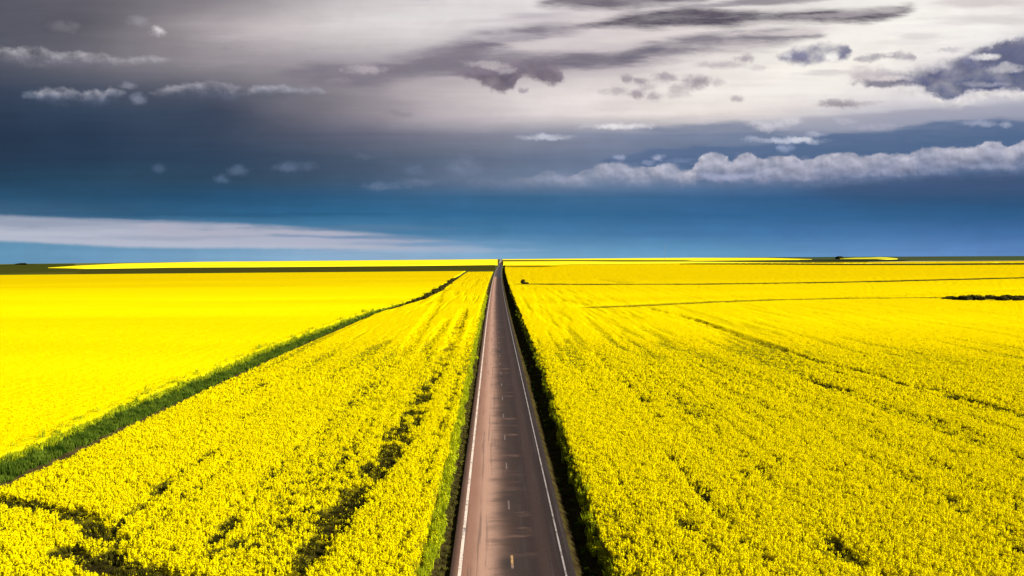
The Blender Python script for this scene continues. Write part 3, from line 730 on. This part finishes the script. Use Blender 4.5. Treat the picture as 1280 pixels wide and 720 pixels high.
SRC_UNDER = source('low_plant', [grass_mesh('low_plant', 130 + i, 46, .5, .34, M_UNDER, .03) for i in range(3)] + [clump_mesh('low_plant', 140 + i, 4, .62, .26, 4, .03, .10, M_UNDER, 7) for i in range(3)])
SRC_DRY = source('dry_tuft', [grass_mesh('dry_tuft', 120 + i, 40, .5, .35, M_DRY, .02) for i in range(4)])
def scatter(name, pts, src, nvar, parent, scl, seed, kind='stuff', zs=None):
    rng = np.random.RandomState(seed)
    me = bpy.data.meshes.new(name)
    n = len(pts)
    me.vertices.add(n); me.vertices.foreach_set('co', pts.astype(np.float32).ravel())
    def att(k, t, v):
        a = me.attributes.new(k, t, 'POINT'); a.data.foreach_set('value' if t != 'FLOAT_VECTOR' else 'vector', v)
    att('var', 'INT', rng.randint(0, nvar, n).astype(np.int32))
    rot = np.stack([rng.normal(0, .09, n), rng.normal(0, .09, n), rng.uniform(0, 6.283, n)], -1)
    att('rot', 'FLOAT_VECTOR', rot.astype(np.float32).ravel())
    zz = rng.uniform(.86, 1.1, n) * (1 if zs is None else zs)
    sc = np.stack([scl, scl, zz], -1)
    att('scl', 'FLOAT_VECTOR', sc.astype(np.float32).ravel())
    o = bpy.data.objects.new(name, me); COL.objects.link(o); o.parent = parent
    ng = bpy.data.node_groups.new(name, 'GeometryNodeTree')
    ng.interface.new_socket('Geometry', in_out='INPUT', socket_type='NodeSocketGeometry')
    ng.interface.new_socket('Geometry', in_out='OUTPUT', socket_type='NodeSocketGeometry')
    N, L = ng.nodes, ng.links
    gi = N.new('NodeGroupInput'); go = N.new('NodeGroupOutput')
    ip = N.new('GeometryNodeInstanceOnPoints'); ci = N.new('GeometryNodeCollectionInfo')
    ci.inputs['Collection'].default_value = src; ci.inputs['Separate Children'].default_value = True; ci.inputs['Reset Children'].default_value = True
    def na(k, t):
        a = N.new('GeometryNodeInputNamedAttribute'); a.data_type = t; a.inputs[0].default_value = k; return a.outputs[0]
    L.new(gi.outputs[0], ip.inputs['Points']); L.new(ci.outputs[0], ip.inputs['Instance'])
    ip.inputs['Pick Instance'].default_value = True
    L.new(na('var', 'INT'), ip.inputs['Instance Index'])
    e2r = N.new('FunctionNodeEulerToRotation'); L.new(na('rot', 'FLOAT_VECTOR'), e2r.inputs[0]); L.new(e2r.outputs[0], ip.inputs['Rotation'])
    L.new(na('scl', 'FLOAT_VECTOR'), ip.inputs['Scale'])
    L.new(ip.outputs[0], go.inputs[0])
    md = o.modifiers.new('plants', 'NODES'); md.node_group = ng
    if kind: o['kind'] = kind
    return o

def sample_area(d0, d1, dens, seed, xlim=(-1e9, 1e9), half=.78):
    """jittered points between two distances, density (per m2) as a function of distance"""
    rng = np.random.RandomState(seed); out = []
    d = d0
    while d < d1:
        rho = dens(d); st = 1 / math.sqrt(rho)
        x0 = max(xlim[0], -half * d - 6); x1 = min(xlim[1], half * d + 6)
        n = int((x1 - x0) / st)
        if n > 0:
            x = x0 + (np.arange(n) + rng.rand(n)) * st; y = d + rng.rand(n) * st
            out.append(np.stack([x, y], -1))
        d += st
    return np.concatenate(out)

def dens(d): return 6.2 if d < 95 else max(.35, 6.2 * (95.0 / d) ** 1.75)
def size(d): return np.where(d < 95, 1.0, (np.maximum(d, 95) / 95.0) ** .62)

# ------------------------------------------------------------------ the three near canola fields
def field(name, label, left, right, y0, y1, tracks, seed, mat, thinamt, dense, d_far, ncol=330, nrow=520, ztop=1.0):
    ysx = y0 * (y1 / y0) ** (np.linspace(0, 1, nrow))
    # rows evenly spaced as depression below the horizon, so that far lanes keep their edges
    inv = np.linspace(1 / y0, 1 / y1, nrow); ysx = np.sort(np.concatenate([1 / inv]))
    Sx = np.linspace(0, 1, ncol)
    xl_, xr_ = left(ysx), right(ysx)
    if xr_[0] > 30: Sx = Sx ** 1.25
    elif xl_[0] < -60: Sx = 1 - (1 - Sx) ** 1.25
    Xc = xl_[:, None] + (xr_ - xl_)[:, None] * Sx[None, :]
    Yc = np.repeat(ysx[:, None], ncol, 1)
    gp = np.maximum(gapfield(Xc, Yc, tracks, seed), 0)
    D = np.hypot(Xc, Yc)
    th = thin(Xc, Yc, seed, thinamt)
    far = sstep(D, 75, d_far * .62)
    bloom = np.clip((.02 + .75 * (dense > .8)) * (1 - far) + (.92 + .1 * dense) * far - th * .5 * (1 - .3 * far), 0, 1.2)
    h = (.50 + .35 * (dense > .8)) * (1 - far) + .98 * far
    Z = ground_z(Xc, Yc) + CROP_H * h * (1 - .75 * gp) * (1 - .25 * th) + (fbm(Xc, Yc, .9, 3, seed) - .5) * .30 * (1 - far * .6)
    base = ground_z(Xc, Yc)
    # walls down to the soil on every edge
    edge = np.zeros_like(Z); edge[0] = edge[-1] = 1; edge[:, 0] = edge[:, -1] = 1
    Z = np.where(edge > 0, base - .1, Z)
    # edge walls upright: the outer ring shares the position of the next ring
    Xc[:, 0] = Xc[:, 1] + (Xc[:, 0] - Xc[:, 1]) * .15; Xc[:, -1] = Xc[:, -2] + (Xc[:, -1] - Xc[:, -2]) * .15
    bloom[:2] = bloom[-2:] = 0; bloom[:, :2] = bloom[:, -2:] = 0
    root = grid_mesh(name, Xc, Yc, Z, mat, attrs={'bloom': bloom, 'gap': gp})
    tag(root, label, 'canola field', 'flowering canola fields', 'stuff')
    # plants
    P = sample_area(y0 * .98, d_far * 1.35, dens, seed + 50)
    x, y = P[:, 0], P[:, 1]
    inside = (x > left(y) + .15) & (x < right(y) - .15) & (y > y0)
    x, y = x[inside], y[inside]
    gpp = gapfield(x, y, tracks, seed); t2 = thin(x, y, seed, thinamt)
    rng = np.random.RandomState(seed + 60)
    D = np.hypot(x, y)
    keep = rng.rand(len(x)) > np.clip(sstep(gpp, .22, .66) * 1.02 + t2 * .45, 0, .985) * np.where(D > 0, 1, 1)
    fade = 1 - sstep(D, d_far * .9, d_far * 1.35)
    keep &= rng.rand(len(x)) < fade
    ug = (~keep) & (rng.rand(len(x)) < .8) & (D < 150) & (gpp + t2 > .25) & (rng.rand(len(x)) < np.where(gpp < .85, .8, .45))
    if ug.any():
        up = np.stack([x[ug], y[ug], ground_z(x[ug], y[ug]) + .34 * (1 - gpp[ug]) - .02], -1)
        scatter('undergrowth', up, SRC_UNDER, 6, root, rng.uniform(.6, 1.3, int(ug.sum())), seed + 3)
    x, y, gpp, t2, D = x[keep], y[keep], gpp[keep], t2[keep], D[keep]
    z = ground_z(x, y) - .04 - .25 * gpp - .26 * t2 - .1 * sstep(D, 150, 400)
    z += (fbm(x, y, 2.5, 2, seed + 8) - .5) * .22 + ztop - 1.0
    near = D < 120
    pts = np.stack([x, y, z], -1)
    s = size(D)
    scatter('plants', pts[near], SRC_CAN, 7, root, s[near], seed + 1)
    if (~near).any():
        scatter('plants', pts[~near], SRC_FAR, 5, root, s[~near] * .9, seed + 2)
    return root, len(x)

crop_l = lambda y: road_x(y) - 6.1 + .5 * (fbm(y, 0 * y, 4, 3, 21) - .5)
crop_r = lambda y: road_x(y) + 6.6 + np.clip(.012 * (np.asarray(y) - 60), 0, 1.1) + .9 * (fbm(y, 0 * y, 5, 3, 22) - .5)
FAR_R = at(700, 330.5)[1]
Y_L1 = at(600, 339.5)[1]
Y_L2 = at(300, 341.3)[1]
_, n1 = field('canola_field', 'blooming yellow canola between the road and the green ditch on the left, crossed by dark tracks', ditch_r, crop_l, 44.0, Y_L1, TR_L, 100, M_CAN, .8, 0.45, 420)
_, n2 = field('canola_field', 'smooth dense bright yellow canola on the far side of the left green ditch', lambda y: -.95 * y - 30, ditch_l, 44.0, Y_L2, [], 200, M_CANL, .12, 1.0, 300)
_, n3 = field('canola_field', 'blooming yellow canola filling everything to the right of the road', crop_r, lambda y: .95 * y + 30, 44.0, FAR_R, TR_R, 300, M_CAN, .75, 0.5, 420, ncol=460, nrow=560)
print('plants', n1, n2, n3)

# ------------------------------------------------------------------ far parcels
def parcel(name, top, bot, mat, h=1.0, label=None, cat='field', kind='stuff', nx=60):
    xs_ = np.linspace(max(top[0][0], bot[0][0]), min(top[-1][0], bot[-1][0]), nx)
    ty = np.interp(xs_, [p[0] for p in top], [p[1] for p in top]); by = np.interp(xs_, [p[0] for p in bot], [p[1] for p in bot])
    rows_ = []
    for k in range(7):
        f = k / 6.0
        pts = []
        for x, a, b in zip(xs_, ty, by):
            ga = at(x, a, h); gb = at(x, b, h)
            q = gb + (ga - gb) * (f ** 1.5)
            pts.append(q)
        rows_.append(pts)
    Rr = np.array(rows_)
    Xp, Yp = Rr[..., 0], Rr[..., 1]
    Zp = drop(Xp, Yp) + h
    # front and back walls
    Xp = np.vstack([Xp[:1], Xp, Xp[-1:]]); Yp = np.vstack([Yp[:1] - .5, Yp, Yp[-1:] + .5]); Zp = np.vstack([Zp[:1] - h - .3, Zp, Zp[-1:] - h - .3])
    o = grid_mesh(name, Xp, Yp, Zp, mat)
    if label: tag(o, label, cat, None, kind)
    else: tag(o, kind='structure')
    return o
M_DARKF = mat_flat('dark_green_crop', (.030, .048, .006), (.060, .050, .008), .01)
M_BROWNF = mat_flat('olive_brown_crop', (.055, .040, .006), (.035, .045, .008), .02)
M_FARY = mat_flat('far_canola', (.78, .58, .004), (.80, .70, .02), .004)
M_HILL = mat_flat('far_green_land', (.035, .070, .022), (.055, .055, .03), .003)
M_PATCH = mat_flat('far_green_yellow', (.42, .42, .03), (.55, .50, .03), .01)
M_PALE = mat_flat('pale_stubble', (.45, .42, .12), (.55, .46, .16), .004)
rxp = 611.5
parcel('green_field', [(-400, 333.8), (0, 331), (40, 330), (100, 329.5), (101, 335)], [(-400, 350), (0, 344), (101, 342.5)], M_DARKF, .5, 'dark green field at the far left edge, this side of the horizon')
parcel('fallow_strip', [(100, 336), (200, 334.6), (300, 333.9), (400, 333.2), (500, 332.4), (620, 331)], [(100, 342.8), (200, 341.5), (300, 341), (400, 340.5), (500, 339.8), (619, 338.6)], M_BROWNF, .4, 'long dark olive strip between the two left yellow fields')
parcel('canola_field', [(60, 334.4), (100, 331.4), (150, 329), (232, 327.5), (300, 326.2), (400, 325.3), (500, 324.7), (622.3, 323.9)], [(60, 335), (100, 335.8), (200, 334.4), (300, 333.8), (400, 333.0), (500, 332.2), (622, 330.8)], M_FARY, 1.0, 'thin bright yellow canola field on the left skyline beyond the dark strip', 'canola field')
parcel('canola_field', [(629, 326.8), (700, 326.6), (770, 327), (860, 327), (960, 328), (1060, 328.3), (1160, 328), (1340, 326.4)], [(629, 331.2), (700, 330.0), (860, 329), (960, 329.3), (1060, 329.6), (1160, 329.3), (1340, 328.2)], M_FARY, 1.0, 'narrow yellow canola field close under the skyline on the right', 'canola field')
parcel('fallow_strip', [(629, 325.4), (700, 325.4), (770, 325.8)], [(629, 326.9), (700, 326.7), (770, 326.3)], M_BROWNF, .4, 'thin dark strip on the skyline just right of the road', nx=20)
parcel('canola_field', [(628, 323.8), (700, 323.2), (860, 322.3), (960, 322.5), (1015, 324.0)], [(628, 325.2), (700, 325.3), (860, 325.6), (1015, 324.3)], M_FARY, .8, 'yellow canola sliver on the skyline right of the road', 'canola field')
parcel('green_field', [(1000, 321.5), (1130, 320.4), (1340, 318.6)], [(1000, 325.2), (1130, 326.2), (1340, 325.0)], M_HILL, .5, 'dark green land along the right skyline')
parcel('canola_field', [(1050, 323.2), (1066, 321.9), (1100, 321.4), (1110, 321.8), (1122, 323.0)], [(1050, 323.9), (1066, 324.0), (1100, 324.0), (1110, 323.9), (1122, 323.5)], M_PATCH, 2.0, 'short bright yellow patch on the right skyline', 'canola field', nx=12)
parcel('stubble_strip', [(1085, 327.3), (1130, 326.5), (1200, 326.3), (1340, 325.4)], [(1085, 327.5), (1200, 327.4), (1340, 326.6)], M_PALE, .5, 'pale stubble strip under the green land on the right skyline', nx=20)
parcel('fallow_strip', [(850, 329.9), (900, 329.3), (960, 329.2), (1060, 329.7), (1160, 329.4), (1340, 328.2)], [(850, 330.1), (960, 330.4), (1060, 331.1), (1160, 331.0), (1340, 330.2)], M_BROWNF, 1.6, 'thin dark lane between the far right yellow fields')

# ------------------------------------------------------------------ verges and ditches
def verge(name, label, lo, hi, y0, y1, rho, src, nv, seed, sc=1.0):
    rng = np.random.RandomState(seed); out = []
    d = y0
    while d < y1:
        r = rho * min(1.0, (110.0 / d) ** 1.2); st = 1 / math.sqrt(r)
        a, b = float(lo(np.array(d))), float(hi(np.array(d)))
        n = max(1, int(round((b - a) / st)))
        x = a + (np.arange(n) + rng.rand(n)) * (b - a) / n
        out.append(np.stack([x, d + rng.rand(n) * st], -1)); d += st
    P = np.concatenate(out)
    z = ground_z(P[:, 0], P[:, 1]) - .05
    s = np.maximum(1.0, P[:, 1] / 110.0) ** .6 * sc
    s = s * rng.lognormal(0, .28, len(s))
    o = scatter(name, np.stack([P[:, 0], P[:, 1], z], -1), src, nv, None, s, seed, 'stuff', sc * rng.lognormal(0, .25, len(s)))
    tag(o, label, 'grass'); return o
verge('verge_grass', 'bright lime green fringe of grass and sappy plants along the left roadside', lambda y: road_x(y) - 6.1, lambda y: road_x(y) - 5.4 + .5 * (fbm(y, 0 * y, 3, 2, 31) - .5), 44, 420, 6.5, SRC_EDGE, 7, 501)
verge('verge_grass', 'dark shaded grass in the ditch at the right edge of the road', lambda y: road_x(y) + 5.0, lambda y: road_x(y) + 7.0, 44, 420, .7, SRC_GRASS, 5, 502, .55)
verge('verge_grass', 'low olive dry grass on the narrow left road shoulder', lambda y: road_x(y) - 5.5, lambda y: road_x(y) - 4.45, 44, 300, 5.0, SRC_DRY, 4, 507, .45)
verge('fringe_plants', 'sparse green plants fraying the edge of the right-hand canola', lambda y: crop_r(y) - .55, lambda y: crop_r(y) + .25, 44, 300, 3.6, SRC_EDGE, 7, 503, .95)
verge('ditch_grass', 'deep green grass in the ditch between the two left canola fields', lambda y: ditch_l(y) - .2, lambda y: ditch_r(y) - 3.5, 60, 620, 3.6, SRC_GRASS, 5, 504, 1.1)  # grass stops short: bare dark soil stands in for the crop's shadow line

verge('fringe_plants', 'green plants mixed with yellow blossom along the far bank of the left ditch', lambda y: ditch_l(y) - 1.6, lambda y: ditch_l(y) + .8, 60, 500, 2.6, SRC_EDGE, 7, 505, 1.5)
# ------------------------------------------------------------------ shrubs
def shrub_parts(seed, w, h, n):
    rng = random.Random(seed)
    bm = bmesh.new()
    lobes = [(rng.uniform(-.32, .32) * w, rng.uniform(-.3, .3) * w, rng.uniform(.35, .72) * h, rng.uniform(.22, .36)) for _ in range(7)]
    for i in range(n):
        lx, ly, lz, lr = rng.choice(lobes)
        v = Vector((rng.gauss(0, 1), rng.gauss(0, 1), rng.gauss(0, 1))).normalized() * rng.uniform(.5, 1.0) ** .5
        c = Vector((lx + v.x * lr * w, ly + v.y * lr * w, max(.1, lz + v.z * lr * h)))
        s = .06 * h * rng.uniform(.6, 1.4)
        nn = Vector((v.x + rng.uniform(-.5, .5), v.y + rng.uniform(-.5, .5), v.z + .3)).normalized(); a = nn.orthogonal().normalized(); b = nn.cross(a)
        bm.faces.new([bm.verts.new(c + a * s * p + b * s * q) for p, q in ((-1, -.4), (0, -1), (1, 0), (0, 1), (-1, .5))])
    cm = bpy.data.meshes.new('crown'); bm.to_mesh(cm); bm.free(); cm.materials.append(M_BUSH)
    bm = bmesh.new()
    for k in range(5):
        a = rng.uniform(0, 6.28); tx, ty = math.cos(a) * w * .28, math.sin(a) * w * .28
        pr = []
        for f, r in ((0, .03), (.5, .02), (1, .008)):
            pr.append([bm.verts.new((tx * f * f + r * h * .6 * math.cos(t), ty * f * f + r * h * .6 * math.sin(t), f * h * .7 - .05)) for t in (0, 1.57, 3.14, 4.71)])
        for A, B in zip(pr[:-1], pr[1:]):
            for j in range(4): bm.faces.new((A[j], A[(j + 1) % 4], B[(j + 1) % 4], B[j]))
    sm = bpy.data.meshes.new('branches'); bm.to_mesh(sm); bm.free(); sm.materials.append(M_TWIG)
    return cm, sm
M_TWIG = mat_flat('dark_bark', (.03, .022, .015), (.06, .045, .03), 3.0, (1, 1))
PARTS = [shrub_parts(900 + i, 1.0, 1.0, 520) for i in range(4)]
def shrub(x, y, w, h, label, cat='shrub', group=None, i=0, name='shrub'):
    e = bpy.data.objects.new(name, None); COL.objects.link(e)
    e.location = (x, y, float(ground_z(x, y)) - .05); e.scale = (w, w, h); e.rotation_euler = (0, 0, i * 1.7)
    tag(e, label, cat, group)
    cm, sm = PARTS[i % 4]
    for nme, me in (('crown', cm), ('branches', sm)):
        o = bpy.data.objects.new(nme, me); COL.objects.link(o); o.parent = e
    return e
q = at(655, 356.5)
shrub(q[0] - 1.2, q[1], 3.6, 4.6, 'taller dark shrub standing alone in the canola right of the road', i=1)
shrub(q[0] + 1.4, q[1] - 4, 4.2, 2.6, 'low dark shrub leaning against the taller one right of the road', i=2)
rng = random.Random(4)
yy = 322.0; i = 0
while yy < 700:
    xm = float(ditch_r(np.array(yy)) * .6 + ditch_l(np.array(yy)) * .4)
    f = float(sstep(yy, 320, 420))
    hh = 1.5 + 1.2 * f + rng.uniform(-.3, .5)
    shrub(xm + rng.uniform(-1.2, 1.2), yy, 3.0 + 1.5 * f, hh, 'dark brushy shrub in the row along the far end of the left ditch', group='shrubs along the far end of the left ditch', i=i, name='ditch_shrub')
    yy += 4.2 + 7 * f * (1 + (yy - 420) / 200.0 if yy > 420 else 1) * rng.uniform(.7, 1.3); i += 1
for i in range(16):
    px = 1188 + i * 7.2; py = 378.5 + 1.0 * math.sin(i * 2.1) - (1.5 if i < 3 else 0)
    q = at(px, py)
    shrub(q[0], q[1] + 4 + (i * 37 % 5), 6.0, 2.7 + (i * 53 % 7) * .08 - (.9 if i < 3 else 0), 'low black-green shrub in the long dark thicket at the right edge', group='shrubs of the dark thicket at the right edge', i=i, name='thicket_shrub')
q = at(27, 331.2); shrub(q[0], q[1], 46, 9, 'flat dark grove on the skyline at the far left', 'grove', i=0, name='distant_grove')
q = at(1048, 324.6); shrub(q[0], q[1], 26, 12, 'small dark tree clump on the skyline at the right', 'tree clump', i=3, name='distant_tree')
q = at(627.3, 330.0); shrub(q[0], q[1], 5, 6, 'tiny dark bush at the right side of the road where it meets the horizon', 'bush', i=2, name='distant_bush')

# ------------------------------------------------------------------ mast on the skyline
def mast():
    q = at(831, 325.4); x, y = q
    z0 = float(drop(x, y)); H = .020 * math.hypot(x, y)
    e = bpy.data.objects.new('lattice_mast', None); COL.objects.link(e); e.location = (x, y, z0)
    tag(e, 'faint slim lattice mast standing on the skyline right of the road', 'mast')
    def bar(bm, a, b, r):
        a, b = Vector(a), Vector(b); d = (b - a).normalized(); n = d.orthogonal().normalized(); m = d.cross(n)
        A = [bm.verts.new(a + (n * math.cos(t) + m * math.sin(t)) * r) for t in (0, 1.57, 3.14, 4.71)]
        B = [bm.verts.new(b + (n * math.cos(t) + m * math.sin(t)) * r) for t in (0, 1.57, 3.14, 4.71)]
        for j in range(4): bm.faces.new((A[j], A[(j + 1) % 4], B[(j + 1) % 4], B[j]))
    c = [(math.cos(a), math.sin(a)) for a in (0, 2.094, 4.189)]
    w = .9
    for cx, cy in c:
        bm = bmesh.new(); bar(bm, (cx * w, cy * w, 0), (cx * w * .6, cy * w * .6, H), .09)
        me = bpy.data.meshes.new('leg'); bm.to_mesh(me); bm.free(); me.materials.append(M_MAST)
        o = bpy.data.objects.new('leg', me); COL.objects.link(o); o.parent = e
    bm = bmesh.new(); n = int(H / 2.2)
    for k in range(n):
        za, zb = H * k / n, H * (k + 1) / n; wa, wb = w * (1 - .4 * k / n), w * (1 - .4 * (k + 1) / n)
        for j in range(3):
            p, r = c[j], c[(j + 1) % 3]
            bar(bm, (p[0] * wa, p[1] * wa, za), (r[0] * wb, r[1] * wb, zb), .05)
            bar(bm, (p[0] * wb, p[1] * wb, zb), (r[0] * wb, r[1] * wb, zb), .05)
    me = bpy.data.meshes.new('bracing'); bm.to_mesh(me); bm.free(); me.materials.append(M_MAST)
    o = bpy.data.objects.new('bracing', me); COL.objects.link(o); o.parent = e
mast()
